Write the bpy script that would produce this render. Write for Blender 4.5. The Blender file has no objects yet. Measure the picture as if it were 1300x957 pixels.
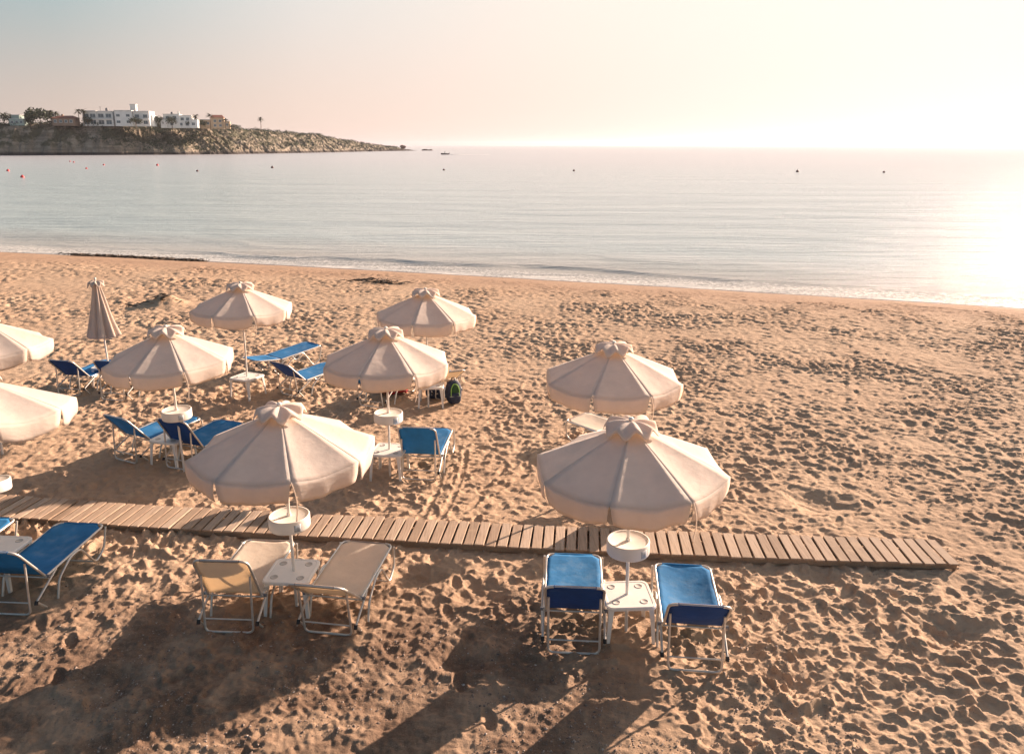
import bpy, math, random
import numpy as np
from mathutils import Vector, Matrix, noise as mnoise
R = math.radians
S = bpy.context.scene
COL = S.collection
random.seed(7); RNG = np.random.default_rng(11)

# ------------------------------------------------------------------ camera
PITCH = math.atan(249/1000.0)
cd = bpy.data.cameras.new('camera'); cam = bpy.data.objects.new('camera', cd); COL.objects.link(cam)
cam.location = (0, 0, 5.3); cam.rotation_euler = (math.pi/2-PITCH, 0, 0)
cd.sensor_width = 36; cd.lens = 27.69; cd.shift_y = -45/1300
cd.clip_start = 0.1; cd.clip_end = 80000
S.camera = cam
# ------------------------------------------------------------------ light
SUN_AZ, SUN_EL = R(50), R(17.5)
SUN_DIR = Vector((math.sin(SUN_AZ)*math.cos(SUN_EL), math.cos(SUN_AZ)*math.cos(SUN_EL), math.sin(SUN_EL)))
sl = bpy.data.lights.new('sun', 'SUN'); sl.energy = 5.0; sl.angle = R(0.55); sl.color = (1.0, 0.745, 0.575)
sun = bpy.data.objects.new('sun', sl); COL.objects.link(sun)
sun.rotation_euler = SUN_DIR.to_track_quat('Z', 'Y').to_euler()
S.view_settings.view_transform = 'Standard'; S.view_settings.look = 'None'
S.view_settings.exposure = 1.35; S.view_settings.gamma = 1.0; S.view_settings.use_curve_mapping = False
W = bpy.data.worlds.new('World'); S.world = W; W.use_nodes = True
def world():
    nt = W.node_tree; N = nt.nodes; N.clear(); L = nt.links
    def math_(op, a, b=None, c=None, clamp=False):
        n = N.new('ShaderNodeMath'); n.operation = op; n.use_clamp = clamp
        for i, v in enumerate((a, b, c)):
            if v is None: continue
            if hasattr(v, 'links'): L.new(v, n.inputs[i])
            else: n.inputs[i].default_value = v
        return n.outputs[0]
    tc = N.new('ShaderNodeTexCoord')
    dt = N.new('ShaderNodeVectorMath'); dt.operation = 'DOT_PRODUCT'
    L.new(tc.outputs['Generated'], dt.inputs[0]); dt.inputs[1].default_value = (math.sin(SUN_AZ), math.cos(SUN_AZ), 0)
    sp = N.new('ShaderNodeSeparateXYZ'); L.new(tc.outputs['Generated'], sp.inputs[0])
    az = math_('MULTIPLY_ADD', dt.outputs['Value'], 0.5, 0.5)
    def ramp(fac, stops):
        r = N.new('ShaderNodeValToRGB'); L.new(fac, r.inputs[0]); el = r.color_ramp.elements
        while len(el) < len(stops): el.new(0.5)
        for e, (p, c) in zip(el, stops): e.position = p; e.color = (*c, 1)
        return r.outputs[0]
    low = ramp(az, [(0.3, (.13, .15, .16)), (0.6, (.285, .225, .19)), (0.72, (.365, .285, .24)), (0.85, (.41, .33, .285)), (0.99, (.43, .39, .35))])
    up = ramp(az, [(0.3, (.065, .105, .13)), (0.6, (.16, .21, .218)), (0.72, (.32, .31, .295)), (0.85, (.41, .365, .325)), (0.99, (.44, .405, .365))])
    def sstep(v, a, b):
        m = N.new('ShaderNodeMapRange'); m.interpolation_type = 'SMOOTHSTEP'; L.new(v, m.inputs[0])
        m.inputs[1].default_value = a; m.inputs[2].default_value = b; return m.outputs[0]
    def mix(f, a, b):
        m = N.new('ShaderNodeMix'); m.data_type = 'RGBA'; L.new(f, m.inputs[0]); L.new(a, m.inputs[6]); L.new(b, m.inputs[7]); return m.outputs[2]
    warm = mix(sstep(sp.outputs[2], 0.0, 0.2), low, up)
    sc = N.new('ShaderNodeVectorMath'); sc.operation = 'SCALE'; L.new(warm, sc.inputs[0]); sc.inputs[3].default_value = 10.0
    sky = N.new('ShaderNodeTexSky'); sky.sky_type = 'NISHITA'; sky.sun_disc = False
    sky.sun_elevation = SUN_EL; sky.sun_rotation = SUN_AZ; sky.air_density = 1.2; sky.dust_density = 2.0; sky.ozone_density = 1.5
    s2 = N.new('ShaderNodeVectorMath'); s2.operation = 'SCALE'; L.new(sky.outputs[0], s2.inputs[0]); s2.inputs[3].default_value = 0.55
    # bright hazy aureole round the low sun keeps that side of the dome pale
    ds = N.new('ShaderNodeVectorMath'); ds.operation = 'DOT_PRODUCT'; L.new(tc.outputs['Generated'], ds.inputs[0]); ds.inputs[1].default_value = tuple(SUN_DIR)
    keep = math_('SUBTRACT', 1.0, sstep(ds.outputs['Value'], 0.55, 0.98))
    fin = mix(math_('MULTIPLY', sstep(sp.outputs[2], 0.26, 0.72), keep), sc.outputs[0], s2.outputs[0])
    bg = N.new('ShaderNodeBackground'); bg.inputs[1].default_value = 0.1; L.new(fin, bg.inputs[0])
    out = N.new('ShaderNodeOutputWorld'); L.new(bg.outputs[0], out.inputs[0])
world()

# ------------------------------------------------------------------ helpers
def tag(o, label=None, cat=None, group=None, kind=None):
    if label: o['label'] = label
    if cat: o['category'] = cat
    if group: o['group'] = group
    if kind: o['kind'] = kind
    return o
def empty(name, loc=(0, 0, 0), rz=0):
    o = bpy.data.objects.new(name, None); COL.objects.link(o); o.location = loc; o.rotation_euler = (0, 0, rz)
    o.empty_display_size = .2; return o
class MB:
    def __init__(s): s.v = []; s.f = []; s.sm = []
    def add(s, vs, fs, smooth=False):
        b = len(s.v); s.v += [tuple(v) for v in vs]; s.f += [tuple(b+i for i in f) for f in fs]; s.sm += [smooth]*len(fs)
    def box(s, c, d, rz=0, bev=0.0, M=None):
        hx, hy, hz = d[0]/2, d[1]/2, d[2]/2
        if bev > 0:
            b = min(bev, hx*.9, hy*.9, hz*.9); vs = []; idx = {}
            for sx in (-1, 1):
                for sy in (-1, 1):
                    for sz in (-1, 1):
                        for ax in range(3):
                            p = [sx*(hx-b), sy*(hy-b), sz*(hz-b)]; p[ax] += (sx, sy, sz)[ax]*b
                            idx[(sx, sy, sz, ax)] = len(vs); vs.append(Vector(p))
            fs = []
            for ax in range(3):
                o1, o2 = [a for a in range(3) if a != ax]
                for sg in (-1, 1):
                    q = []
                    for a, c2 in ((-1, -1), (1, -1), (1, 1), (-1, 1)):
                        k = [0]*3; k[ax] = sg; k[o1] = a; k[o2] = c2; q.append(idx[(*k, ax)])
                    fs.append(q)
                for a in (-1, 1):
                    for c2 in (-1, 1):
                        k1 = [0]*3; k1[ax] = -1; k1[o1] = a; k1[o2] = c2; k2 = list(k1); k2[ax] = 1
                        fs.append([idx[(*k1, o1)], idx[(*k2, o1)], idx[(*k2, o2)], idx[(*k1, o2)]])
            for sx in (-1, 1):
                for sy in (-1, 1):
                    for sz in (-1, 1): fs.append([idx[(sx, sy, sz, a)] for a in range(3)])
        else:
            vs = [Vector((x, y, z)) for x in (-hx, hx) for y in (-hy, hy) for z in (-hz, hz)]
            fs = [(0, 1, 3, 2), (4, 6, 7, 5), (0, 4, 5, 1), (2, 3, 7, 6), (0, 2, 6, 4), (1, 5, 7, 3)]
        m = Matrix.Translation(c) @ Matrix.Rotation(rz, 4, 'Z')
        if M is not None: m = M @ m
        s.add([m @ v for v in vs], fs); return s
    def tube(s, pts, r, seg=8, close=False, bend=0.0, taper=None, M=None):
        P = [Vector(p) for p in pts]
        if bend > 0:
            Q = [P[0]] if not close else []
            rng = range(1, len(P)-1) if not close else range(len(P))
            for i in rng:
                a, b, c = P[i-1], P[i], P[(i+1) % len(P)]
                d1 = min(bend, (a-b).length*.45); d2 = min(bend, (c-b).length*.45)
                p0 = b+(a-b).normalized()*d1; p2 = b+(c-b).normalized()*d2
                for t in (0, .25, .5, .75, 1): Q.append(p0*(1-t)**2+b*2*t*(1-t)+p2*t*t)
            if not close: Q.append(P[-1])
            P = Q
        n = len(P); vs = []; fs = []; up = None
        for i in range(n):
            if close: d = (P[(i+1) % n]-P[i-1])
            else: d = (P[min(i+1, n-1)]-P[max(i-1, 0)])
            d.normalize()
            if up is None: up = Vector((0, 0, 1)) if abs(d.z) < .9 else Vector((1, 0, 0))
            u = d.cross(up); u.normalize(); w = u.cross(d); up = w
            rr = r if taper is None else r*(1+(taper-1)*i/(n-1))
            for k in range(seg):
                a = 2*math.pi*k/seg; vs.append(P[i]+u*math.cos(a)*rr+w*math.sin(a)*rr)
        for i in range(n if close else n-1):
            for k in range(seg):
                a = i*seg+k; b = i*seg+(k+1) % seg; j = ((i+1) % n)*seg
                fs.append((a, b, j+(k+1) % seg, j+k))
        if M is not None: vs = [M @ v for v in vs]
        s.add(vs, fs, True)
        if not close:
            s.add(vs[:seg], [tuple(range(seg))[::-1]]); s.add(vs[-seg:], [tuple(range(seg))])
        return s
    def lathe(s, prof, seg=24, c=(0, 0, 0), smooth=True):
        vs = []; fs = []; n = len(prof)
        for k in range(seg):
            a = 2*math.pi*k/seg
            for r, z in prof: vs.append((c[0]+r*math.cos(a), c[1]+r*math.sin(a), c[2]+z))
        for k in range(seg):
            for i in range(n-1):
                a = k*n+i; b = ((k+1) % seg)*n+i; fs.append((a, b, b+1, a+1))
        s.add(vs, fs, smooth); return s
    def grid(s, fn, nu, nv, smooth=True):
        vs = [fn(i/nu, j/nv) for j in range(nv+1) for i in range(nu+1)]
        fs = [(j*(nu+1)+i, j*(nu+1)+i+1, (j+1)*(nu+1)+i+1, (j+1)*(nu+1)+i) for j in range(nv) for i in range(nu)]
        s.add(vs, fs, smooth); return s
    def mesh(s, name):
        me = bpy.data.meshes.new(name); me.from_pydata(s.v, [], s.f)
        me.polygons.foreach_set('use_smooth', s.sm); me.update(); return me
    def build(s, name, mat, parent=None, weld=False):
        me = s.mesh(name)
        if weld:
            import bmesh
            bm = bmesh.new(); bm.from_mesh(me); bmesh.ops.remove_doubles(bm, verts=bm.verts, dist=1e-4)
            bmesh.ops.recalc_face_normals(bm, faces=bm.faces); bm.to_mesh(me); bm.free()
        me.materials.append(mat); o = bpy.data.objects.new(name, me); COL.objects.link(o)
        if parent is not None: o.parent = parent
        return o
def solid(o, t, off=0):
    m = o.modifiers.new('Solidify', 'SOLIDIFY'); m.thickness = t; m.offset = off; return o
def kids(o): return [c for c in bpy.data.objects if c.parent is o]
def copy_tree(o, parent=None):
    c = o.copy(); COL.objects.link(c); c.parent = parent
    for ch in kids(o): copy_tree(ch, c)
    return c

# ------------------------------------------------------------------ materials
class Mat:
    def __init__(s, name):
        s.m = bpy.data.materials.new(name); s.m.use_nodes = True; s.N = s.m.node_tree.nodes; s.L = s.m.node_tree.links
        s.b = s.N['Principled BSDF']; s.out = s.N['Material Output']; s._tc = None
    def co(s, kind='Object'):
        if s._tc is None: s._tc = s.N.new('ShaderNodeTexCoord')
        return s._tc.outputs[kind]
    def mapping(s, scale=(1, 1, 1), rot=(0, 0, 0), kind='Object'):
        n = s.N.new('ShaderNodeMapping'); s.L.new(s.co(kind), n.inputs[0]); n.inputs['Scale'].default_value = scale; n.inputs['Rotation'].default_value = rot
        return n.outputs[0]
    def set(s, sock, v):
        i = s.b.inputs[sock]
        if hasattr(v, 'links'): s.L.new(v, i)
        else: i.default_value = (*v, 1) if isinstance(v, tuple) and len(v) == 3 else v
        return s
    def noise(s, scale, detail=3, rough=.55, vec=None, dist=0):
        n = s.N.new('ShaderNodeTexNoise'); n.inputs['Scale'].default_value = scale; n.inputs['Detail'].default_value = detail
        n.inputs['Roughness'].default_value = rough; n.inputs['Distortion'].default_value = dist
        s.L.new(vec if vec is not None else s.co(), n.inputs['Vector']); return n.outputs['Fac']
    def vor(s, scale, vec=None, out='Distance', feat='F1'):
        n = s.N.new('ShaderNodeTexVoronoi'); n.feature = feat; n.inputs['Scale'].default_value = scale
        s.L.new(vec if vec is not None else s.co(), n.inputs['Vector']); return n.outputs[out]
    def ramp(s, fac, stops):
        r = s.N.new('ShaderNodeValToRGB'); s.L.new(fac, r.inputs[0]); el = r.color_ramp.elements
        while len(el) < len(stops): el.new(.5)
        for e, (p, c) in zip(el, stops): e.position = p; e.color = (*c, 1) if isinstance(c, tuple) else (c, c, c, 1)
        return r.outputs[0]
    def mix(s, f, a, b, mode='MIX'):
        m = s.N.new('ShaderNodeMix'); m.data_type = 'RGBA'; m.blend_type = mode
        for i, v in ((0, f), (6, a), (7, b)):
            if hasattr(v, 'links'): s.L.new(v, m.inputs[i])
            else: m.inputs[i].default_value = (*v, 1) if isinstance(v, tuple) else v
        return m.outputs[2]
    def math(s, op, a, b=None, c=None, clamp=False):
        n = s.N.new('ShaderNodeMath'); n.operation = op; n.use_clamp = clamp
        for i, v in enumerate((a, b, c)):
            if v is None: continue
            if hasattr(v, 'links'): s.L.new(v, n.inputs[i])
            else: n.inputs[i].default_value = v
        return n.outputs[0]
    def maprange(s, v, a, b, c=0, d=1, smooth=True):
        m = s.N.new('ShaderNodeMapRange'); m.interpolation_type = 'SMOOTHSTEP' if smooth else 'LINEAR'; s.L.new(v, m.inputs[0])
        for i, x in enumerate((a, b, c, d)): m.inputs[i+1].default_value = x
        return m.outputs[0]
    def bump(s, h, dist=.01, strength=1, prev=None):
        n = s.N.new('ShaderNodeBump'); n.inputs['Distance'].default_value = dist; n.inputs['Strength'].default_value = strength
        s.L.new(h, n.inputs['Height'])
        if prev is not None: s.L.new(prev, n.inputs['Normal'])
        return n.outputs[0]
    def random(s):
        n = s.N.new('ShaderNodeObjectInfo'); return n.outputs['Random']
def simple(name, col, rough=.5, metal=0, var=.15, scale=6, bump=0):
    m = Mat(name); n = m.noise(scale, 4)
    a = tuple(c*(1-var) for c in col); b = tuple(min(1, c*(1+var)) for c in col)
    m.set('Base Color', m.ramp(n, [(.3, a), (.7, b)])); m.set('Roughness', rough); m.set('Metallic', metal)
    if bump: m.set('Normal', m.bump(m.noise(scale*6, 4), bump))
    return m.m
def cloth(name, col, trans, var=.06, weave=900, stain=None):
    m = Mat(name); n = m.noise(3.5, 5, .6)
    a = tuple(c*(1-var) for c in col); b = tuple(min(1, c*(1+var)) for c in col)
    c = m.ramp(n, [(.3, a), (.7, b)])
    if stain:
        c = m.mix(m.maprange(m.noise(1.7, 6, .7), .54, .72, 0, .3), c, stain)
    rb = m.math('MULTIPLY_ADD', m.random(), .10, .93)
    hs = m.N.new('ShaderNodeHueSaturation'); m.L.new(c, hs.inputs['Color']); m.L.new(rb, hs.inputs['Value']); c = hs.outputs[0]
    m.set('Base Color', c); m.set('Roughness', .85)
    m.set('Normal', m.bump(m.noise(weave*.2, 2), .0006, .6, m.bump(m.noise(9, 3, vec=m.mapping((1, 1, 2.5))), .012, .6)))
    t = m.N.new('ShaderNodeBsdfTranslucent'); m.L.new(m.mix(1.0, c, (1.0, .90, .76), 'MULTIPLY'), t.inputs[0])
    mx = m.N.new('ShaderNodeMixShader'); mx.inputs[0].default_value = trans
    m.L.new(m.b.outputs[0], mx.inputs[1]); m.L.new(t.outputs[0], mx.inputs[2]); m.L.new(mx.outputs[0], m.out.inputs[0])
    return m.m
M_CANOPY = cloth('canopy_cloth', (.90, .835, .775), .48, stain=(.74, .64, .56))
M_CLOSED = cloth('closed_canopy_cloth', (.68, .56, .47), .25)
M_WSLING = cloth('cream_sling', (.87, .80, .69), .45)
M_HEM = cloth('taupe_hem', (.34, .27, .23), .1)
M_BSLING = cloth('blue_sling', (.03, .235, .53), .28, var=.2, stain=(.34, .46, .52))
M_NSLING = cloth('navy_sling', (.012, .075, .30), .2, var=.2)
M_RED = cloth('red_towel', (.55, .03, .03), .15)
M_ALU = simple('aluminium_tube', (.66, .63, .58), .38, .55, .08, 20)
M_WHITE = simple('white_plastic', (.80, .76, .70), .45, 0, .05, 5)
M_POLE = simple('white_painted_pole', (.76, .72, .66), .4, .1, .1, 7)
M_BLACK = simple('black_rubber', (.02, .02, .022), .6)
M_GREYP = simple('grey_plastic', (.16, .16, .17), .5)
M_LABEL = simple('sticker_paper', (.45, .50, .55), .5, 0, .4, 40)
M_CUP = simple('cup_recess', (.50, .47, .43), .6)
M_RIB = simple('steel_rib', (.45, .44, .42), .4, .6)

# ------------------------------------------------------------------ the beach
def shore_y(x):
    xc = np.clip(x, -130, 90); return 37.0-0.345*xc-0.0011*xc*xc
def shore_d(x, y):          # metres inland from the waterline
    return (shore_y(x)-y)/1.06
def base_z(x, y):
    d = shore_d(x, y)
    land = -0.8*np.clip(1-d/9.0, 0, 1)**1.6
    return np.where(d >= 0, land, -0.8+0.12*np.maximum(d, -40))
CELL = .02; X0, X1, Y0, Y1 = -42., 42., 3., 52.
NX = int((X1-X0)/CELL); NY = int((Y1-Y0)/CELL)
def vnoise(nx, ny, cells):
    gx = max(2, int(nx/cells)+2); gy = max(2, int(ny/cells)+2)
    g = RNG.standard_normal((gy, gx)).astype(np.float32)
    u = np.arange(nx)/cells; v = np.arange(ny)/cells
    iu = np.minimum(u.astype(int), gx-2); iv = np.minimum(v.astype(int), gy-2)
    fu = (u-iu).astype(np.float32); fv = (v-iv).astype(np.float32); fu = fu*fu*(3-2*fu); fv = fv*fv*(3-2*fv)
    top = g[iv][:, iu]*(1-fu)+g[iv][:, iu+1]*fu; bot = g[iv+1][:, iu]*(1-fu)+g[iv+1][:, iu+1]*fu
    return top*(1-fv)[:, None]+bot*fv[:, None]
def make_height():
    h = vnoise(NX, NY, 88)*.022+vnoise(NX, NY, 35)*.014
    def stamp(x, y, ang, a, b, dep, rim, erase):
        rad = max(a, b)*2.0; n = int(rad/CELL)+1
        ci = int((x-X0)/CELL); cj = int((y-Y0)/CELL)
        if ci-n < 0 or cj-n < 0 or ci+n >= NX or cj+n >= NY: return
        gx = (np.arange(-n, n+1)*CELL)[None, :]; gy = (np.arange(-n, n+1)*CELL)[:, None]
        u = (gx*math.cos(ang)+gy*math.sin(ang))/a; v = (-gx*math.sin(ang)+gy*math.cos(ang))/b
        q = np.sqrt(u*u+v*v)
        w = 1/(1+np.exp(np.minimum((q-1)*14, 30))); rm = np.exp(-((q-1.22)/.16)**2)
        P = h[cj-n:cj+n+1, ci-n:ci+n+1]
        P[...] = P*(1-erase*w)-dep*w+rim*rm*(.6+.4*np.sign(u))
    K = 185000
    ys = 4+46*RNG.random(K)**.8; xs = (RNG.random(K)*2-1)*(ys*.74+2)
    ds = shore_d(xs, ys)
    ams = [.62+.5*max(0, min(1, .5+mnoise.noise(Vector((x*.35, y*.35, 3)))*1.6)) for x, y in zip(xs, ys)]
    for x, y, d, am in zip(xs, ys, ds, ams):
        if d < 2.0: continue
        near = 1.0 if y > 9 else max(.25, (y-5)/4) if x < 1.6 else 1.0
        fade = min(1, (d-2.0)/5)
        s = RNG.uniform(.28, .8) if RNG.random() < .88 else RNG.uniform(.8, 1.35)
        s *= .84; stamp(x, y, (RNG.normal(2.3, .6) if RNG.random() < .45 else RNG.uniform(0, math.pi)), .15*s, .078*s*RNG.uniform(.7, 1.35), .042*s**.8*near*fade*am, .017*s**.8*near*fade*am, .6)
    for (x, y, r, d) in ((-.5, 7.35, .2, .10), (-.35, 8.6, .22, .06), (4.9, 7.85, .26, .08), (4.75, 11.2, .34, .09), (2.9, 7.0, .2, .05), (3.9, 9.0, .2, .05), (-4.1, 6.9, .22, .05), (-1.2, 9.0, .2, .05), (5.7, 8.6, .3, .05)):
        n = int(r*4/CELL); ci = int((x-X0)/CELL); cj = int((y-Y0)/CELL); g_ = np.arange(-n, n+1)*CELL
        qq = np.sqrt((g_[None, :]/(r*1.25))**2+(g_[:, None]/r)**2)*(1+.12*np.sin(3*np.arctan2(g_[:, None], g_[None, :])+x))
        h[cj-n:cj+n+1, ci-n:ci+n+1] += -d*1.3*np.exp(-qq**2)+.025*np.exp(-((qq-1.5)/.35)**2)
    def walk(x, y, a, n):         # a line of separate footprints
        for k in range(n):
            sd = .1 if k % 2 else -.1; a += RNG.normal(0, .03)
            stamp(x-math.sin(a)*sd, y+math.cos(a)*sd, a+RNG.normal(0, .12), .15, .062, .05, .02, .85)
            x += math.cos(a)*.62; y += math.sin(a)*.62
    for w_ in ((-3.5, 7.1, .9, 22), (2.9, 6.6, 1.1, 26), (6.2, 9.4, 1.9, 24), (-.6, 10.6, 1.3, 26), (4.0, 10.4, .35, 20), (-8, 20, .2, 34), (3.5, 15, 2.6, 20), (8, 14, 1.2, 22), (-4.2, 6.6, 2.2, 10), (-.3, 6.4, 1.75, 8)): walk(*w_)
    for (x, y, a, n, w_) in ((-1.05, 10.6, 1.35, 46, .05), (-1.3, 10.7, 1.4, 40, .05)):      # drag marks of lounger feet
        for k in range(n): stamp(x, y, a, .12, w_, .028, .012, .7); a += .006; x += math.cos(a)*.06; y += math.sin(a)*.06
    h += vnoise(NX, NY, 6)*.0065+vnoise(NX, NY, 3.1)*.0042+vnoise(NX, NY, 1.7)*.0022
    # gritty crumbs in the foreground left of the right-hand loungers
    yy = (Y0+np.arange(NY)*CELL)[:, None]; xx = (X0+np.arange(NX)*CELL)[None, :]
    gm = np.clip((9.2-yy)/1.5, 0, 1)*np.clip((1.8-xx)/1.5, 0, 1)
    h += gm*(np.abs(vnoise(NX, NY, 3.2))*.012+vnoise(NX, NY, 8)*.008)
    return h.astype(np.float32)
HM = make_height()
def mounds(x, y):
    z = 0.34*np.exp(-(((x+11.9)/.55)**2+((y-26.6)/.5)**2))
    z += 0.10*np.exp(-((y-31.6-.25*(x+5.6))/.5)**2)*np.exp(-((x+5.4)/1.3)**2)
    return z
def hm_at(x, y):
    fx = (x-X0)/CELL; fy = (y-Y0)/CELL
    inside = (fx > 1) & (fx < NX-3) & (fy > 1) & (fy < NY-3)
    fx = np.clip(fx, 1, NX-3); fy = np.clip(fy, 1, NY-3); i = fx.astype(int); j = fy.astype(int); u = fx-i; v = fy-j
    h = HM[j, i]*(1-u)*(1-v)+HM[j, i+1]*u*(1-v)+HM[j+1, i]*(1-u)*v+HM[j+1, i+1]*u*v
    d = shore_d(x, y)
    return np.where(inside, h, 0)*np.clip(d/4.0, .12, 1)
def sand_z(x, y):
    x = np.asarray(x, float); y = np.asarray(y, float)
    return base_z(x, y)+hm_at(x, y)+mounds(x, y)
def ground_at(x, y, r=.45):
    a = np.linspace(-r, r, 9); gx, gy = np.meshgrid(x+a, y+a); return float(np.median(sand_z(gx, gy)))
def polar_mesh(name, radii, angs, zfn, mat):
    rr, aa = np.meshgrid(radii, angs, indexing='ij'); x = rr*np.sin(aa); y = rr*np.cos(aa); z = zfn(x, y)
    n, m = rr.shape; co = np.stack([x, y, z], -1).reshape(-1, 3).astype(np.float32)
    i, j = np.meshgrid(np.arange(n-1), np.arange(m-1), indexing='ij'); a = i*m+j
    f = np.stack([a, a+m, a+m+1, a+1], -1).reshape(-1, 4).astype(np.int32)
    me = bpy.data.meshes.new(name); me.vertices.add(len(co)); me.vertices.foreach_set('co', co.ravel())
    me.loops.add(f.size); me.loops.foreach_set('vertex_index', f.ravel()); me.polygons.add(len(f))
    me.polygons.foreach_set('loop_start', np.arange(len(f), dtype=np.int32)*4)
    me.polygons.foreach_set('use_smooth', np.ones(len(f), bool)); me.update(calc_edges=True); me.validate()
    me.materials.append(mat); o = bpy.data.objects.new(name, me); COL.objects.link(o); return o
def shore_nodes(m):
    sp = m.N.new('ShaderNodeSeparateXYZ'); g = m.N.new('ShaderNodeNewGeometry'); m.L.new(g.outputs['Position'], sp.inputs[0])
    x = m.math('MINIMUM', m.math('MAXIMUM', sp.outputs[0], -130), 90)
    ys = m.math('SUBTRACT', m.math('MULTIPLY_ADD', x, -0.345, 37.0), m.math('MULTIPLY', m.math('MULTIPLY', x, x), 0.0011))
    return m.math('DIVIDE', m.math('SUBTRACT', ys, sp.outputs[1]), 1.06), sp
def sand_material():
    m = Mat('sand'); d, sp = shore_nodes(m)
    n1 = m.noise(.35, 5, .6); n2 = m.noise(9, 5, .65); n3 = m.noise(160, 3, .7)
    c = m.ramp(n1, [(.3, (.445, .30, .20)), (.55, (.515, .36, .243)), (.75, (.575, .42, .29))])
    c = m.mix(m.maprange(n2, .3, .75, 0, .4), c, (.34, .225, .145))
    c = m.mix(m.maprange(n3, .35, .75, 0, .5), c, (.60, .44, .30))
    peb = m.vor(55); pc = m.vor(55, out='Color')
    pm = m.math('MULTIPLY', m.maprange(peb, .2, .3, 1, 0), m.maprange(m.noise(2.2, 4, .6), .5, .62))
    c = m.mix(m.math('MULTIPLY', pm, .5), c, m.ramp(pc, [(.2, (.10, .07, .05)), (.6, (.30, .22, .16)), (.95, (.68, .60, .50))]))
    # shell and grit debris lying in the front left
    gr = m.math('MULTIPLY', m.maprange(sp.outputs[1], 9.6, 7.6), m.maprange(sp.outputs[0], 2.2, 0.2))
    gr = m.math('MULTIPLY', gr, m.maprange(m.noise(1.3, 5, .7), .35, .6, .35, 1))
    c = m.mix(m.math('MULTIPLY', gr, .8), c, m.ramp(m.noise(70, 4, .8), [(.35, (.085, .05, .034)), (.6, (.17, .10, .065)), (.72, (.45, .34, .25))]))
    # darker shingly belt and wet edge by the water
    belt = m.maprange(d, 9.5, 4.0)
    c = m.mix(m.math('MULTIPLY', belt, .55), c, m.ramp(m.noise(14, 4, .8), [(.35, (.20, .115, .075)), (.65, (.40, .25, .165))]))
    wn = m.math('ADD', d, m.math('MULTIPLY', m.noise(.5, 3), 1.2))
    wet = m.maprange(wn, 1.9, 1.1)
    c = m.mix(wet, c, (.15, .095, .065))
    m.set('Base Color', c); m.set('Roughness', m.math('MULTIPLY_ADD', wet, -.68, .95)); m.set('Specular IOR Level', .25)
    b = m.bump(m.noise(22, 6, .72), .024, .6); b = m.bump(m.noise(65, 4, .7), .014, .7, b); b = m.bump(n3, .004, .8, b); b = m.bump(peb, .006, .3, b)
    m.set('Normal', b); return m.m
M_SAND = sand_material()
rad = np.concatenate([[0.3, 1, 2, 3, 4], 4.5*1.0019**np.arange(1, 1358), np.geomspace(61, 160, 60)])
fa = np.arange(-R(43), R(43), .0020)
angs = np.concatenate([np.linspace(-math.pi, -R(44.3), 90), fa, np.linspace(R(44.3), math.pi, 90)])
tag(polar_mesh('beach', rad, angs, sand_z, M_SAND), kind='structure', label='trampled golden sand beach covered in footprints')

# ------------------------------------------------------------------ the sea
SEA = -.8
def sea_material():
    m = Mat('sea_water'); d, sp = shore_nodes(m)
    g = m.N.new('ShaderNodeNewGeometry')
    def mp(sc, rot): 
        n = m.N.new('ShaderNodeMapping'); m.L.new(g.outputs['Position'], n.inputs[0]); n.inputs['Scale'].default_value = sc; n.inputs['Rotation'].default_value = (0, 0, rot); return n.outputs[0]
    off = m.math('MULTIPLY', d, -1)
    deep = m.maprange(off, 0, 14)
    c = m.mix(deep, (.52, .50, .46), (.50, .60, .61))
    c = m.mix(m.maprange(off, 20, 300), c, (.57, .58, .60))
    sw = m.noise(1, 5, .6, mp((.22, 1.1, 1), .3)); ch = m.noise(1, 5, .65, mp((1.5, 6.5, 1), .28)); sm = m.noise(1, 3, .6, mp((.03, .16, 1), .2))
    fo = m.math('ADD', off, m.math('MULTIPLY', m.noise(.6, 4, .7), -1.0))
    lace = m.maprange(m.noise(5, 5, .75), .38, .62)
    f1 = m.math('MULTIPLY', m.maprange(fo, .55, -.05), m.maprange(m.noise(.35, 4, .7), .38, .6, .15, .75))
    f2 = m.math('MULTIPLY', m.math('MULTIPLY', m.maprange(fo, 3.2, .3), lace), .8)
    fm = m.math('MAXIMUM', f1, f2, clamp=True)
    c = m.mix(fm, c, (.80, .77, .72))
    m.set('Base Color', c); m.set('IOR', 1.36); m.set('Specular IOR Level', .36); m.set('Roughness', m.math('MAXIMUM', m.math('MULTIPLY', fm, .7), m.maprange(off, 0, 400, .15, .23)))
    b = m.bump(sm, 1.0, .9); b = m.bump(sw, .30, 1, b); b = m.bump(ch, .13, 1, b)
    m.set('Normal', b); return m.m
def sea_z(x, y):
    off = -shore_d(x, y)
    wob = .5*np.sin(x*.21+1)+.3*np.sin(x*.57)+.12*np.sin(x*1.7)
    z = SEA+.17*np.exp(-((off-2.9-wob)/.42)**2)*(.65+.35*np.sin(x*.13+2))+.07*np.exp(-((off-7.5-1.6*wob)/.8)**2)*(.6+.4*np.sin(x*.23))
    z += .03*np.sin(off*.9+wob*2)*np.exp(-np.abs(off)/60)
    return z
radw = np.concatenate([np.geomspace(20, 90, 620), np.geomspace(91, 1500, 160), np.geomspace(1600, 13000, 30)])
tag(polar_mesh('sea', radw, np.concatenate([np.linspace(-R(95), -R(42), 60), np.linspace(-R(41.8), R(41.8), 420), np.linspace(R(42), R(95), 60)]), sea_z, sea_material()), kind='structure', label='calm pale sea reaching the horizon')

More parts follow.
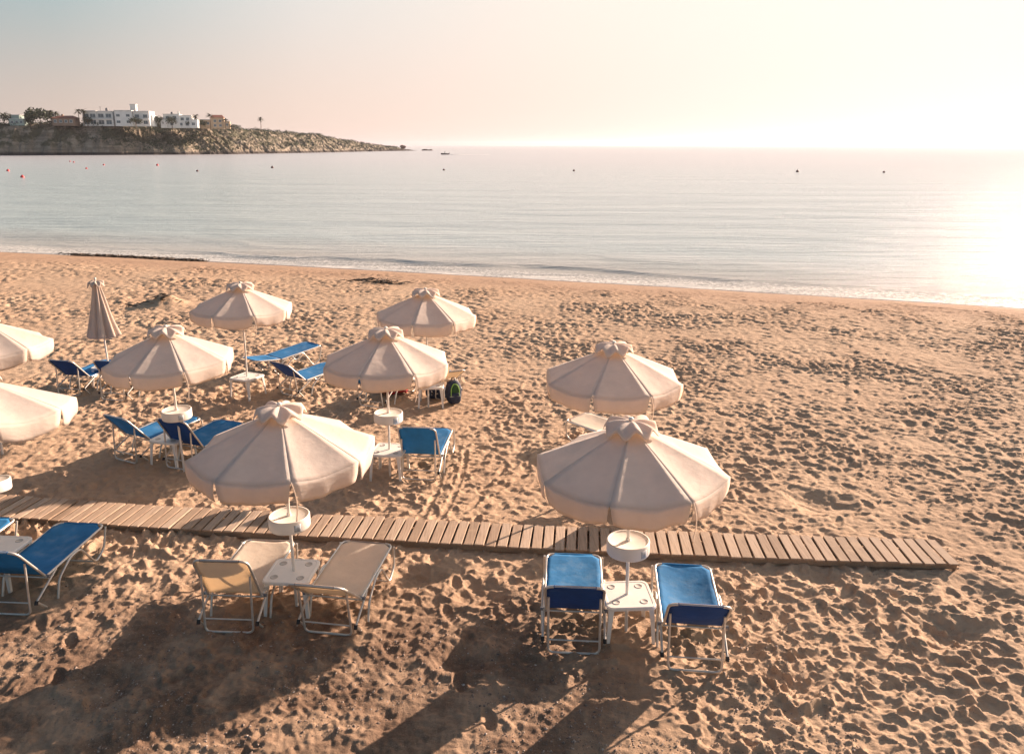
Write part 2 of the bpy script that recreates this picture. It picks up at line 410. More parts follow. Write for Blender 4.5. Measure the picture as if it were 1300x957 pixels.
# ------------------------------------------------------------------ headland
HL = [(-1000, 440, 17), (-420, 470, 17.5), (-314, 497, 17.6), (-251, 517, 17.9), (-215, 535, 18.2), (-191, 562, 18.0), (-181, 600, 17.4), (-166, 660, 15.6), (-154, 718, 14.4), (-149, 745, 13.6), (-143, 790, 10.2), (-133, 830, 7.2), (-122, 870, 4.9), (-112, 905, 2.8), (-101, 935, 1.0)]
cum = [0]
for a, b in zip(HL[:-1], HL[1:]): cum.append(cum[-1]+math.hypot(b[0]-a[0], b[1]-a[1]))
HLa = np.array(HL); cum = np.array(cum)
def hl_pt(s): return (np.interp(s, cum, HLa[:, 0]), np.interp(s, cum, HLa[:, 1]), np.interp(s, cum, HLa[:, 2]))
def fbm(x, y, z, o=5): return mnoise.fractal(Vector((x, y, z)), 1.0, 2.0, o)
def hl_surface(s, t):            # t: metres back from the foot of the cliff
    x, y, top = hl_pt(s)
    x2, y2, _ = hl_pt(min(s+20, cum[-1])); x1, y1, _ = hl_pt(max(s-20, 0)); L_ = math.hypot(x2-x1, y2-y1); tx, ty = (x2-x1)/L_, (y2-y1)/L_
    nx, ny = (-ty, tx)            # inland
    if ny < 0: nx, ny = -nx, -ny
    steep = 11 if s < 790 else 34 if s < 900 else 22
    steep = np.interp(s, [0, 740, 800, 1000], [11, 14, 36, 26])
    g = fbm(s*.05, 3, t*.02)*5+fbm(s*.22, 7, t*.05)*1.6
    q = max(0, min(1, (t+g*(1 if t > 0 else 0))/steep))
    prof = (.12*min(1, q*6)+.88*(q**.8 if s < 770 else q**1.15)) if q > 0 else 0
    z = SEA-1.2+(top+1.2+.8)*prof*1.0
    z += (fbm(x*.06+t*.1, y*.06, 5)*1.9+fbm(s*.35, t*.35, 1)*1.1)*min(1, t/6)*min(1, max(0, (top+1)/6))
    back = max(0, t-60)
    z -= back*.02
    return Vector((x+nx*t, y+ny*t, z))
def rock_material():
    m = Mat('headland_rock'); g = m.N.new('ShaderNodeNewGeometry'); sp = m.N.new('ShaderNodeSeparateXYZ'); m.L.new(g.outputs['Position'], sp.inputs[0])
    st = m.noise(1, 5, .6, m.mapping((.05, .05, .6))); ve = m.noise(.10, 6, .7); gl = m.noise(1, 4, .6, m.mapping((.25, .25, .05)))
    c = m.ramp(st, [(.3, (.19, .16, .125)), (.5, (.33, .275, .21)), (.7, (.45, .38, .295))])
    c = m.mix(m.maprange(gl, .4, .65, 0, .6), c, (.16, .13, .09))
    nz = m.N.new('ShaderNodeSeparateXYZ'); m.L.new(g.outputs['Normal'], nz.inputs[0])
    vf = m.math('MULTIPLY', m.maprange(ve, .47, .56), m.maprange(sp.outputs[2], 2.5, 6))
    vf = m.math('MAXIMUM', vf, m.maprange(nz.outputs[2], .75, .9))
    c = m.mix(m.math('MULTIPLY', vf, .85), c, m.ramp(m.noise(.6, 4), [(.3, (.035, .045, .02)), (.7, (.10, .095, .045))]))
    c = m.mix(m.maprange(sp.outputs[2], 1.6, .2), c, (.055, .045, .038))
    m.set('Base Color', c); m.set('Roughness', .95); m.set('Normal', m.bump(m.noise(.7, 6, .7), 1.2, .8)); return m.m
hb = MB(); NS = 620; ts = list(np.linspace(-3, 45, 44))+[55, 70, 100, 160, 260]
ss = np.linspace(300, cum[-1], NS)
vs = [hl_surface(s, t) for t in ts for s in ss]
fs = [(j*NS+i, j*NS+i+1, (j+1)*NS+i+1, (j+1)*NS+i) for j in range(len(ts)-1) for i in range(NS-1)]
hb.add(vs, fs, False)
tag(hb.build('headland', rock_material()), kind='structure', label='rocky headland with cliffs across the bay')
def top_z(x, y):
    best = None
    for s in np.linspace(400, cum[-1], 300):
        px, py, tz = hl_pt(s); d = math.hypot(px-x, py-y)
        if best is None or d < best[0]: best = (d, s, tz)
    return best
M_SCRUB = (lambda m: (m.set('Base Color', m.ramp(m.noise(.25, 5, .7), [(.3, (.028, .048, .028)), (.55, (.055, .078, .042)), (.75, (.11, .10, .05))])), m.set('Roughness', .95), m.m)[-1])(Mat('scrub_leaves'))
M_LEAF = (lambda m: (m.set('Base Color', m.ramp(m.noise(.8, 4, .7), [(.3, (.022, .038, .022)), (.7, (.075, .09, .04))])), m.set('Roughness', .9), m.m)[-1])(Mat('tree_leaves'))
M_PALM = (lambda m: (m.set('Base Color', m.ramp(m.noise(1.5, 3), [(.3, (.03, .045, .02)), (.7, (.09, .09, .04))])), m.set('Roughness', .8), m.m)[-1])(Mat('palm_fronds'))
M_TRUNK = simple('trunk_bark', (.14, .10, .07), .9)
def clump(mb, c, r, n, rnd):
    for _ in range(n):
        d = Vector((rnd.gauss(0, 1), rnd.gauss(0, 1), rnd.gauss(0, 1))).normalized(); q = rnd.random()**.5
        p = Vector(c)+Vector((d.x*r[0], d.y*r[1], d.z*r[2]))*q
        s = rnd.uniform(.10, .22)*(r[0]+r[2])*.5
        u = Vector((rnd.gauss(0, 1), rnd.gauss(0, 1), rnd.gauss(0, .6))).normalized(); w = u.orthogonal().normalized()
        mb.add([p+u*s, p+w*s*.8, p-u*s, p-w*s*.8+Vector((0, 0, s*.2))], [(0, 1, 2, 3)])
rnd = random.Random(5); sb = MB()
for k in range(3800):
    s = rnd.uniform(672, cum[-1]-20); steep = float(np.interp(s, [0, 740, 800, 1000], [14, 16, 38, 28]))
    den = mnoise.noise(Vector((s*.02, 0, 4)))
    if k % 2: t = rnd.uniform(steep*.8, steep*1.4)
    else:
        t = rnd.uniform(2, steep)
        lim = .34 if s < 742 else -.5 if s < 822 else -.15 if s < 1010 else .05
        if mnoise.noise(Vector((s*.03, t*.1, 9))) < lim: continue
    p = hl_surface(s, t); sc = rnd.uniform(.9, 2.2)*(1.35 if 742 < s < 822 else 1 if s < 950 else .8)
    if p.z < 1.2: continue
    clump(sb, p+Vector((0, 0, sc*.35)), (sc*1.3, sc*1.3, sc*.8), 20, rnd)
tag(sb.build('hillside_scrub', M_SCRUB), 'low dark green scrub covering the slopes and rim of the headland', 'scrub', kind='stuff')
# fallen rocks off the tip of the headland
M_ROCK = simple('dark_rock', (.13, .09, .07), .95, 0, .4, 1, .05)
def rock(x, y, z, r, lab, seed):
    import bmesh
    bm = bmesh.new(); bmesh.ops.create_icosphere(bm, subdivisions=3, radius=1)
    for v in bm.verts:
        n = mnoise.fractal(v.co*1.4+Vector((seed*7, 0, 0)), 1, 2, 4); v.co = Vector((v.co.x*r[0], v.co.y*r[1], v.co.z*r[2]))*(1+.45*n)
    me = bpy.data.meshes.new('rock'); bm.to_mesh(me); bm.free(); me.materials.append(M_ROCK)
    o = bpy.data.objects.new('rock', me); COL.objects.link(o); o.location = (x, y, z)
    return tag(o, lab, 'rock', 'rocks off the headland tip')
rock(-95, 944, SEA, (3.2, 2.5, 1.3), 'low dark rock just off the tip of the headland, outermost rock in the sea', 1)
rock(-100, 934, SEA, (3.6, 3, 1.9), 'dark rock touching the tip of the headland beside the outermost low rock', 2)
rock(-119, 884, 3.6, (3.2, 3.0, 1.7), 'pointed dark boulder standing on the low end of the headland', 3)

# houses
M_WWALL = simple('white_render', (.72, .72, .70), .8, 0, .06, .4)
M_OWALL = simple('ochre_render', (.56, .42, .28), .85, 0, .1, .4)
M_BWALL = simple('brown_render', (.27, .19, .14), .85, 0, .15, .4)
M_TWALL = simple('pale_green_render', (.33, .42, .38), .85, 0, .1, .4)
M_TILE = simple('red_roof_tile', (.28, .11, .07), .85, 0, .25, 1.5)
M_SLAB = simple('roof_slab', (.60, .60, .57), .85, 0, .1, .5)
M_GLASS = simple('dark_window_glass', (.10, .14, .16), .15, 0, .2, .3)
M_FRAME = simple('window_frame', (.55, .55, .53), .6)
def place(px, dist_y):      # bearing of a spot on the headland -> world x
    return (px-650)/1000.0*(dist_y*math.cos(PITCH)-3.5)
def window(b, x, y, z, w, h):
    f = MB(); t = .18
    f.box((x-w/2, y-.06, z), (t, .16, h)); f.box((x+w/2, y-.06, z), (t, .16, h)); f.box((x, y-.06, z+h/2), (w+t, .17, t)); f.box((x, y-.06, z-h/2), (w+t, .17, t)); f.box((x, y-.05, z), (.1, .12, h-.2))
    fo = f.build('window', M_FRAME, b); MB().box((x, y-.02, z), (w-.1, .08, h-.1)).build('pane', M_GLASS, fo); return fo
hx = place(152, 532); b = empty('large_villa', (hx, 532, 17.2), R(8))
tag(b, 'long white flat-roofed villa with balconies and a square roof tower on the headland', 'house', 'houses on the headland')
def blocks(b, wall, lst, mat):
    w = MB()
    for (x, y, z, dx, dy, dz) in lst: w.box((x, y, z+dz/2), (dx, dy, dz))
    return w.build('wall', mat, b)
blocks(b, 0, [(-16, 0, 0, 8.4, 12, 9.0), (-6.9, .6, 0, 9.6, 12, 8.8), (4.8, -.5, 0, 10.4, 13, 9.3), (15.2, .8, 0, 9.8, 12, 8.9), (20.7, 2, 0, 1.2, 8, 7)], M_WWALL)
r = MB()
for (x, y, dx, z) in ((-16, 0, 8.8, 9.0), (-6.9, .6, 9.9, 8.8), (4.8, -.5, 10.8, 9.3), (15.2, .8, 10.3, 8.9)): r.box((x, y-.3, z+.3), (dx, 13.4, .55))
r.build('roof', M_SLAB, b)
tw = MB().box((9.6, 0, 11.4), (3.4, 3.4, 4.2)).build('roof_tower', M_WWALL, b); MB().box((9.6, 0, 13.7), (4, 4, .4)).build('tower_cap', M_SLAB, tw)
for x in (-18, -14, -9.3, -4.7): window(b, x, -6.0 if x < -12 else -5.4, 6.4, 3.3, 2.4); window(b, x, -6.0 if x < -12 else -5.4, 2.4, 3.3, 2.6)
for x in (1.6, 7.6): window(b, x, -7.0, 6.6, 2.2, 1.6); window(b, x, -7.0, 2.6, 2.2, 1.6)
for x in (12.6, 17.6): window(b, x, -5.2, 6.2, 2.6, 2.2); window(b, x, -5.2, 2.4, 2.6, 2.2)
for (x, y, w) in ((-16, -6.9, 8), (-6.9, -6.3, 9.2), (15.2, -6.1, 9.4)):
    bl = MB().box((x, y, 4.4), (w, 1.8, .3)).build('balcony', M_WWALL, b); ra = MB(); ra.box((x, y-.85, 5.5), (w, .08, .12))
    for k in range(9): ra.box((x-w/2+.1+k*(w-.2)/8, y-.85, 5.0), (.08, .08, .95))
    ra.build('railing', M_FRAME, bl)
MB().tube([(-11, 0, 9), (-11, 0, 12.6)], .12, 6).box((-11, 0, 12), (1.6, .1, .1)).build('antenna', M_GREYP, b)
tk = MB().lathe([(0, 9.2), (.9, 9.2), (.9, 10.9), (.5, 11.5), (0, 11.6)], 12, (-7.4, 1, 0)).build('water_tank', M_GREYP, b)
hx = place(228, 548); b = empty('white_villa', (hx, 548, 16.4), R(12))
tag(b, 'white two-storey house with stepped flat roofs right of the long villa', 'house', 'houses on the headland')
blocks(b, 0, [(-4, 0, 0, 10, 10, 8.6), (4, 1, 0, 8.6, 10, 7.8), (9.6, -1, 0, 5, 9, 5.2), (-8.8, -4, 0, 3.4, 6, 5.4)], M_WWALL)
r = MB()
for (x, y, dx, dy, z) in ((-4, 0, 10.4, 10.4, 8.6), (4, 1, 9, 10.4, 7.8), (9.6, -1, 5.4, 9.4, 5.2)): r.box((x, y, z+.2), (dx, dy, .4))
r.build('roof', M_SLAB, b)
for x, y, z in ((-6.5, -5, 6.6), (-1.8, -5, 6.6), (2.6, -4, 5.8), (6, -4, 5.8), (-4, -5, 2.6), (1.6, -4, 2.4), (5.4, -4, 2.4), (9.6, -5.5, 2.6)): window(b, x, y, z, 1.9, 1.8)
MB().box((-.5, 2, 9.9), (.9, .9, 1.9)).build('chimney', M_WWALL, b); MB().lathe([(0, 8.2), (.8, 8.2), (.8, 9.6), (0, 9.9)], 12, (-4.6, 2, .7)).build('water_tank', M_GREYP, b)
def gable_roof(b, x, y, z, dx, dy, h, mat, name='roof'):
    ax, ay = dx/2, dy/2; m = MB()
    m.add([(x-ax, y-ay, z), (x+ax, y-ay, z), (x+ax, y+ay, z), (x-ax, y+ay, z), (x-ax*.65, y, z+h), (x+ax*.65, y, z+h)], [(0, 1, 5, 4), (2, 3, 4, 5), (1, 2, 5), (3, 0, 4), (3, 2, 1, 0)]); return m.build(name, mat, b)
hx = place(272, 565); b = empty('ochre_villa', (hx, 565, 16.4), R(16))
tag(b, 'ochre house with a small red hipped roof on the right end of the headland houses', 'house', 'houses on the headland')
blocks(b, 0, [(-5.5, 1, 0, 8, 9, 5.6), (2.4, 0, 0, 8.4, 9, 7.2), (8.4, -1, 0, 4.2, 8, 4.8)], M_OWALL)
gable_roof(b, 2.4, 0, 7.25, 9.4, 10, 1.9, M_TILE); MB().box((-5.5, 1, 5.85), (8.4, 9.4, .4)).build('roof_slab', M_SLAB, b)
for x, y, z in ((-7.4, -3.5, 3.4), (-3.8, -3.5, 3.4), (.8, -4.5, 5), (4.2, -4.5, 5), (.8, -4.5, 2), (4.2, -4.5, 2), (8.4, -5, 2.6)): window(b, x, y, z, 1.6, 1.6)
hx = place(84, 520); b = empty('brown_bungalow', (hx, 520, 17.2), R(6))
tag(b, 'low brown house with a shallow tiled roof left of the long white villa', 'house', 'houses on the headland')
blocks(b, 0, [(0, 0, 0, 13, 9, 4.6)], M_BWALL); gable_roof(b, 0, 0, 4.65, 14.4, 10.4, 1.6, M_TILE)
MB().box((-2, .5, 6.4), (1, 1, 1.6)).build('chimney', M_BWALL, b)
for x in (-4.6, -1.4, 1.8, 4.8): window(b, x, -4.5, 2.7, 1.6, 1.7)
hx = place(25, 515); b = empty('green_cottage', (hx, 515, 17.2), R(4))
tag(b, 'small pale green house with a flat upper storey at the left end of the headland', 'house', 'houses on the headland')
blocks(b, 0, [(0, 0, 0, 8.6, 8, 3.9), (-1.3, .6, 3.9, 4.8, 6, 2.4)], M_TWALL); r = MB(); r.box((-1.3, .6, 6.45), (5.4, 6.6, .3)); r.box((0, 0, 4.06), (9, 8.4, .32)); r.build('roof', M_SLAB, b)
for x in (-2.6, .2, 2.9): window(b, x, -4, 2.1, 1.5, 1.6)
def leafy_tree(px, dy, z, h, w, lab, n=260, cyp=False, seed=0):
    q = random.Random(seed+int(px)); h *= 1.6; w *= 1.6; n = int(n*1.6); z = max(z, 16.8) if px < 240 else z+1; t = empty('pine_tree' if not cyp else 'cypress_tree', (place(px, dy), dy, z)); tag(t, lab, 'tree', 'trees on the headland')
    tr = MB().tube([(0, 0, -1), (.1, 0, h*.35), (0, 0, h*.7)], .28, 7, taper=.4)
    for a in range(4): tr.tube([(0, 0, h*.4), (math.cos(a*1.6)*w*.3, math.sin(a*1.6)*w*.3, h*.7)], .12, 5, taper=.4)
    tr.build('trunk', M_TRUNK, t); c = MB()
    if cyp: clump(c, (0, 0, h*.55), (w*.5, w*.5, h*.48), n, q)
    else:
        for a in range(7):
            an = a*.9; clump(c, (math.cos(an)*w*.28, math.sin(an)*w*.28, h*(.5+.08*(a % 4))), (w*.27, w*.27, h*.26), n//7, q)
    c.build('crown', M_LEAF, t); return t
def palm(px, dy, z, h, lab, seed=0, fr=1.9):
    q = random.Random(seed+int(px*3)); fr *= 1.5; z += 2.0; t = empty('palm_tree', (place(px, dy), dy, z)); tag(t, lab, 'palm tree', 'palms on the headland')
    MB().tube([(0, 0, -1), (.15, 0, h*.5), (0, 0, h)], .24, 7, taper=.75).build('trunk', M_TRUNK, t); c = MB()
    for k in range(34):
        a = q.uniform(0, 6.28); e = q.uniform(-.5, 1.1); L_ = fr*q.uniform(.85, 1.15); pr = None; w = .32
        for i in range(6):
            s = i/5; x = L_*s*math.cos(e*(1-s*.3)); zz = h+L_*s*math.sin(e)-.8*s*s*L_*.5; p = Vector((math.cos(a)*x, math.sin(a)*x, zz)); sd = Vector((-math.sin(a), math.cos(a), -.15))*w*math.sin(math.pi*min(1, s*.8+.15))
            if pr: c.add([pr[0]-pr[1], pr[0]+pr[1], p+sd, p-sd], [(0, 1, 2, 3)])
            pr = (p, sd)
    c.build('crown', M_PALM, t); return t
palm(5, 512, 16, 5.6, 'short broad palm at the far left end of the headland', 1, 2.7)
leafy_tree(11, 514, 16, 5.4, 6.0, 'round dark tree beside the short broad palm, leftmost tree on the headland')
leafy_tree(38, 514, 16, 6.6, 3.4, 'slim dark tree right of the small pale green house', cyp=True)
leafy_tree(51, 516, 16, 7.4, 10.5, 'broadest dark green tree, left of the brown house', 520)
palm(65, 518, 16, 7.4, 'tall palm rising just left of the brown house', 2)
palm(72, 519, 16, 6.8, 'slightly shorter palm against the left end of the brown house', 3)
palm(100.5, 520, 16, 8.2, 'left palm of the pair beside the long white villa', 4)
palm(107, 520, 16, 8.4, 'right palm of the pair beside the long white villa', 5)
leafy_tree(111, 521, 16, 4.4, 4.2, 'small bushy tree at the left corner of the long white villa')
leafy_tree(172, 523, 16.4, 4.0, 6.0, 'round dark bush in front of the roof tower of the long villa', 240)
leafy_tree(201, 540, 15.8, 5.0, 6.6, 'dark rounded tree between the long villa and the white stepped house', 300)
leafy_tree(218, 539, 15.0, 4.6, 4.6, 'small dark tree in front of the white stepped house')
palm(249, 550, 14.6, 7.8, 'palm between the white stepped house and the ochre house', 6)
leafy_tree(254, 556, 14.6, 4.6, 6.2, 'dark bushy tree left of the ochre house')
palm(267, 555, 14.4, 8.6, 'tall palm in front of the ochre house', 7)
palm(286, 560, 13.8, 6.2, 'palm at the right corner of the ochre house', 8)
leafy_tree(241, 547, 15.4, 3.6, 4.6, 'low dark bush at the right foot of the white stepped house')
leafy_tree(296, 566, 14.6, 2.6, 6.4, 'wide low dark tree just right of the ochre house')
palm(331, 600, 14.0, 8.0, 'lone palm on the bare ridge right of all the houses', 9)

# ------------------------------------------------------------------ buoys and boat
M_BUOY = simple('red_buoy', (.60, .05, .05), .4); M_DBUOY = simple('dark_buoy', (.10, .03, .03), .5)
def buoy(x, y, r, lab, mat=M_BUOY, kind=0):
    r *= .72
    t = empty('buoy', (x, y, SEA)); tag(t, lab, 'buoy', 'swimming area buoys')
    MB().lathe([(0, -.4*r), (.8*r, -.3*r), (1*r, .2*r), (.85*r, .75*r), (.45*r, 1.15*r), (.18*r, 1.3*r), (.1*r, 1.5*r), (0, 1.52*r)], 16).build('float', mat, t)
    MB().tube([(0, 0, 1.4*r), (0, 0, 2.1*r if kind else 1.75*r)], .08*r, 6).build('ring_post', M_GREYP, t)
    return t
BU = [(-122, 195, .5, 'leftmost red buoy, near the left edge of the water'), (-95, 156, .5, 'red buoy nearest the beach on the left side'), (-168, 307, .42, 'left one of the two tiny far buoys under the brown house'),
      (-159, 293, .42, 'right one of the two tiny far buoys under the brown house'), (-113, 214, .38, 'small red buoy below the left end of the long white villa'), (-128, 253, .42, 'small red buoy below the middle of the long white villa'),
      (-109, 248, .55, 'upright red buoy straight below the white stepped house'), (-75, 192, .42, 'dark red buoy below the ochre house'), (-66, 222, .55, 'tall dark buoy off the low end of the headland'),
      (-17, 201, .42, 'dark buoy beneath the distant speedboat'), (15, 195, .42, 'dark red buoy alone in the middle of the bay'), (67, 189, .5, 'buoy in the glare, left of the rightmost one'), (85, 184, .42, 'rightmost buoy out in the glare')]
for i, (x, y, r_, l) in enumerate(BU): buoy(x, y, r_, l, M_DBUOY if i in (7, 8, 9, 10, 11, 12) else M_BUOY, i in (6, 8, 11))
M_HULL = simple('boat_hull', (.16, .13, .12), .35); M_BWH = simple('boat_deck', (.7, .68, .64), .4)
bt = empty('speedboat', (-44.5, 538, SEA), R(95)); tag(bt, 'small dark speedboat heading left with a white wake near the horizon', 'boat')
hullv = []
for i in range(9):
    s = i/8; w = .95*math.sin(math.pi*min(1, .5+s*.5))**.6 if s > 0 else .95; w = .95*(1-s**3*.95); y = -2.6+5.4*s; k = -.25+.35*s**2; tz = .75+.3*s
    hullv += [(-w, y, tz), (-w*.8, y, .15+.2*s), (0, y, k), (w*.8, y, .15+.2*s), (w, y, tz)]
h_ = MB(); h_.add(hullv, [(i*5+j, i*5+j+1, i*5+j+6, i*5+j+5) for i in range(8) for j in range(4)]+[(0, 1, 2, 3, 4)], True); h_.build('hull', M_HULL, bt)
MB().grid(lambda u, v: Vector(((u*2-1)*.9*(1-v**3*.95), -2.55+5.2*v, .66+.3*v)), 4, 8).build('deck', M_BWH, bt)
MB().box((0, .1, 1.2), (.8, .6, .9), bev=.1).build('console', M_BWH, bt)
MB().box((0, .42, 1.85), (.9, .05, .5)).build('windscreen', M_GLASS, bt); MB().box((0, -2.8, .8), (.4, .5, .9), bev=.1).build('outboard_motor', M_BLACK, bt)
def person_boat():
    me = bpy.data.meshes.new('person'); V = [(0, 0, 0), (0, .02, .3), (0, .03, .52), (0, .04, .62), (0, .05, .78), (-.2, .03, .5), (-.24, .2, .28), (-.15, .42, .3), (.2, .03, .5), (.24, .2, .28), (.15, .42, .3), (-.12, 0, -.04), (-.13, .08, -.45), (-.13, 0, -.85), (.12, 0, -.04), (.13, .08, -.45), (.13, 0, -.85)]
    E_ = [(0, 1), (1, 2), (2, 3), (3, 4), (2, 5), (5, 6), (6, 7), (2, 8), (8, 9), (9, 10), (0, 11), (11, 12), (12, 13), (0, 14), (14, 15), (15, 16)]
    me.from_pydata(V, E_, []); o = bpy.data.objects.new('person', me); COL.objects.link(o)
    md = o.modifiers.new('Skin', 'SKIN'); sk = me.skin_vertices[0].data
    for i, r_ in enumerate([.16, .16, .17, .07, .11, .07, .05, .04, .07, .05, .04, .1, .08, .06, .1, .08, .06]): sk[i].radius = (r_, r_)
    sk[0].use_root = True; o.modifiers.new('Sub', 'SUBSURF').levels = 1; me.materials.append(simple('dark_clothes', (.05, .04, .05), .8)); return o
pn = person_boat(); pn.location = (-44.5, 538, SEA+1.62); pn.rotation_euler = (0, 0, R(95)); tag(pn, 'tiny figure in dark clothes standing at the wheel of the distant speedboat', 'person')
M_WAKE = simple('wake_foam', (.85, .82, .78), .7, 0, .05, 2)
wk = MB().grid(lambda u, v: Vector((-41+26*u, 538+(v*2-1)*(.6+2.2*u)*(1+.2*math.sin(u*30)), SEA+.02+(.4*math.exp(-u*9)+.12)*math.sin(math.pi*v)*(1-u))), 40, 8)
tag(wk.build('boat_wake', M_WAKE), kind='structure', label='white foam wake behind the speedboat')

# ------------------------------------------------------------------ boardwalk
BW = [(-9.6, 10.86), (-7.4, 10.49), (-5.0, 10.14), (-1.39, 9.75), (.1, 9.58), (3.2, 9.30), (5.68, 9.15)]     # near edge
def bw_pt(s):
    xs = np.array([p[0] for p in BW]); ys = np.array([p[1] for p in BW]); return s, float(np.interp(s, xs, ys))
def wood():
    m = Mat('weathered_wood'); g = m.N.new('ShaderNodeAttribute'); g.attribute_name = 'plank'; g.attribute_type = 'GEOMETRY'
    gr = m.noise(1, 5, .7, m.mapping((60, 2.5, 60)))
    c = m.ramp(g.outputs['Fac'], [(0, (.34, .24, .165)), (.5, (.46, .335, .24)), (1, (.56, .43, .32))])
    c = m.mix(m.maprange(gr, .4, .7, 0, .55), c, (.18, .11, .07)); c = m.mix(m.maprange(m.noise(4, 5, .7), .5, .7, 0, .6), c, (.50, .36, .24))
    m.set('Base Color', c); m.set('Roughness', .85); m.set('Normal', m.bump(gr, .003, .6)); return m.m
M_WOOD = wood()
bwr = empty('boardwalk', (0, 9.6, 0)); tag(bwr, 'wooden slat boardwalk laid across the sand between the umbrella rows', 'boardwalk')
pk = MB(); att = []; x = -9.5; WB = .66
def frame_at(x):
    y = bw_pt(x)[1]; dy = (bw_pt(x+.4)[1]-bw_pt(x-.4)[1])/.8; a = math.atan(dy); return y, a
rq = random.Random(3)
while x < 5.74:
    y, a = frame_at(x); n = Vector((-math.sin(a), math.cos(a)))
    c = Vector((x, y))+n*(WB/2); zz = ground_at(c.x, c.y, .8)*.3
    before = len(pk.f)
    pk.box((c.x+rq.uniform(-.003, .003), c.y-9.6+rq.uniform(-.012, .012), .070+zz+rq.uniform(-.005, .005)), (.125, WB+rq.uniform(-.01, .015), .024), a+rq.uniform(-.012, .012), .004)
    att += [rq.random()]*(len(pk.f)-before); x += .1535
po = pk.build('deck_planks', M_WOOD, bwr); at_ = po.data.attributes.new('plank', 'FLOAT', 'FACE'); at_.data.foreach_set('value', att)
for offn in (.05, WB-.05):
    rb = MB(); xs_ = np.arange(-9.55, 5.8, .3); prev = None
    for xa, xb in zip(xs_[:-1], xs_[1:]):
        ya, a = frame_at(xa); yb, a2 = frame_at(xb)
        A = Vector((xa-math.sin(a)*offn, ya+math.cos(a)*offn-9.6, 0)); B = Vector((xb-math.sin(a2)*offn, yb+math.cos(a2)*offn-9.6, 0)); mid = (A+B)/2; d = B-A
        rb.box((mid.x, mid.y, .018), (d.length+.002, .045, .078), math.atan2(d.y, d.x))
    ro = rb.build('runner_beam', M_WOOD, bwr); ro.data.attributes.new('plank', 'FLOAT', 'FACE')

# ------------------------------------------------------------------ umbrellas
def canopy_geo(Rr=1.06, ha=2.43, hr=1.99, vb=.225, seed=0, n=8, rot=0):
    q = random.Random(seed); mb = MB(); NA, NR = 10, 16
    def rad_z(s): return ha-(ha-hr)*(s**1.08)-.0*(s**6)
    sags = [q.uniform(.025, .06) for _ in range(n)]; ph = q.uniform(0, 9); flute = [q.uniform(.6, 1.5) for _ in range(n)]
    for p in range(n):
        a0 = rot+2*math.pi*p/n; a1 = rot+2*math.pi*(p+1)/n
        P0 = Vector((math.cos(a0), math.sin(a0), 0)); P1 = Vector((math.cos(a1), math.sin(a1), 0))
        def top(u, v, P0=P0, P1=P1, p=p):
            s = .04+.96*v; c = (P0*(1-u)+P1*u)*Rr*s; w = math.sin(math.pi*u)
            z = rad_z(s)-sags[p]*w*s*math.sin(math.pi*min(1, s*.62+.12))
            z += .016*mnoise.noise(Vector((c.x*3, c.y*3, seed+ph)))*s*w+.006*mnoise.noise(Vector((c.x*9, c.y*9, seed+ph)))*s*w
            z += -.018*max(0, s-.86)/.14*w
            return Vector((c.x, c.y, z))
        mb.grid(top, NA, NR)
        def val(u, v, P0=P0, P1=P1, p=p):
            w = math.sin(math.pi*u); b = top(u, 1.0); vv = v
            gap = .012+.045*vv**1.5 if vv > 0 else 0; uu = gap+(1-2*gap)*u; c = (P0*(1-uu)+P1*uu)*Rr
            outw = (P0+P1).normalized(); f = .012*math.sin(u*math.pi*4*flute[p]+ph)*vv
            dz = -vb*vv*(1+.05*math.sin(u*6+ph))-.0*w
            c2 = c+outw*(.02*math.sin(math.pi*vv*.6)+f-.035*vv*vv)
            return Vector((c2.x, c2.y, b.z+dz)) if v > 0 else b
        mb.grid(val, NA, 5)
    return mb
def cap_geo(z0, seed, n=8, rot=0):
    q = random.Random(seed+50); mb = MB(); ph = q.uniform(0, 6)
    def f(u, v):
        a = 2*math.pi*u; r = .012+.262*v*(1+.05*math.cos(n*(a-rot)))
        wv = math.cos(n*(a-rot)); z = z0+.06+.012*math.sin(v*3.1)-.055*v**2-.040*wv*v**1.5+.012*math.sin(3*a+ph)*v
        return Vector((r*math.cos(a), r*math.sin(a), z))
    mb.grid(f, 64, 9)
    def g(u, v):
        p = f(u, 1.0); return p+Vector((math.cos(2*math.pi*u)*.008*v, math.sin(2*math.pi*u)*.008*v, -.035*v))
    mb.grid(g, 64, 2); return mb
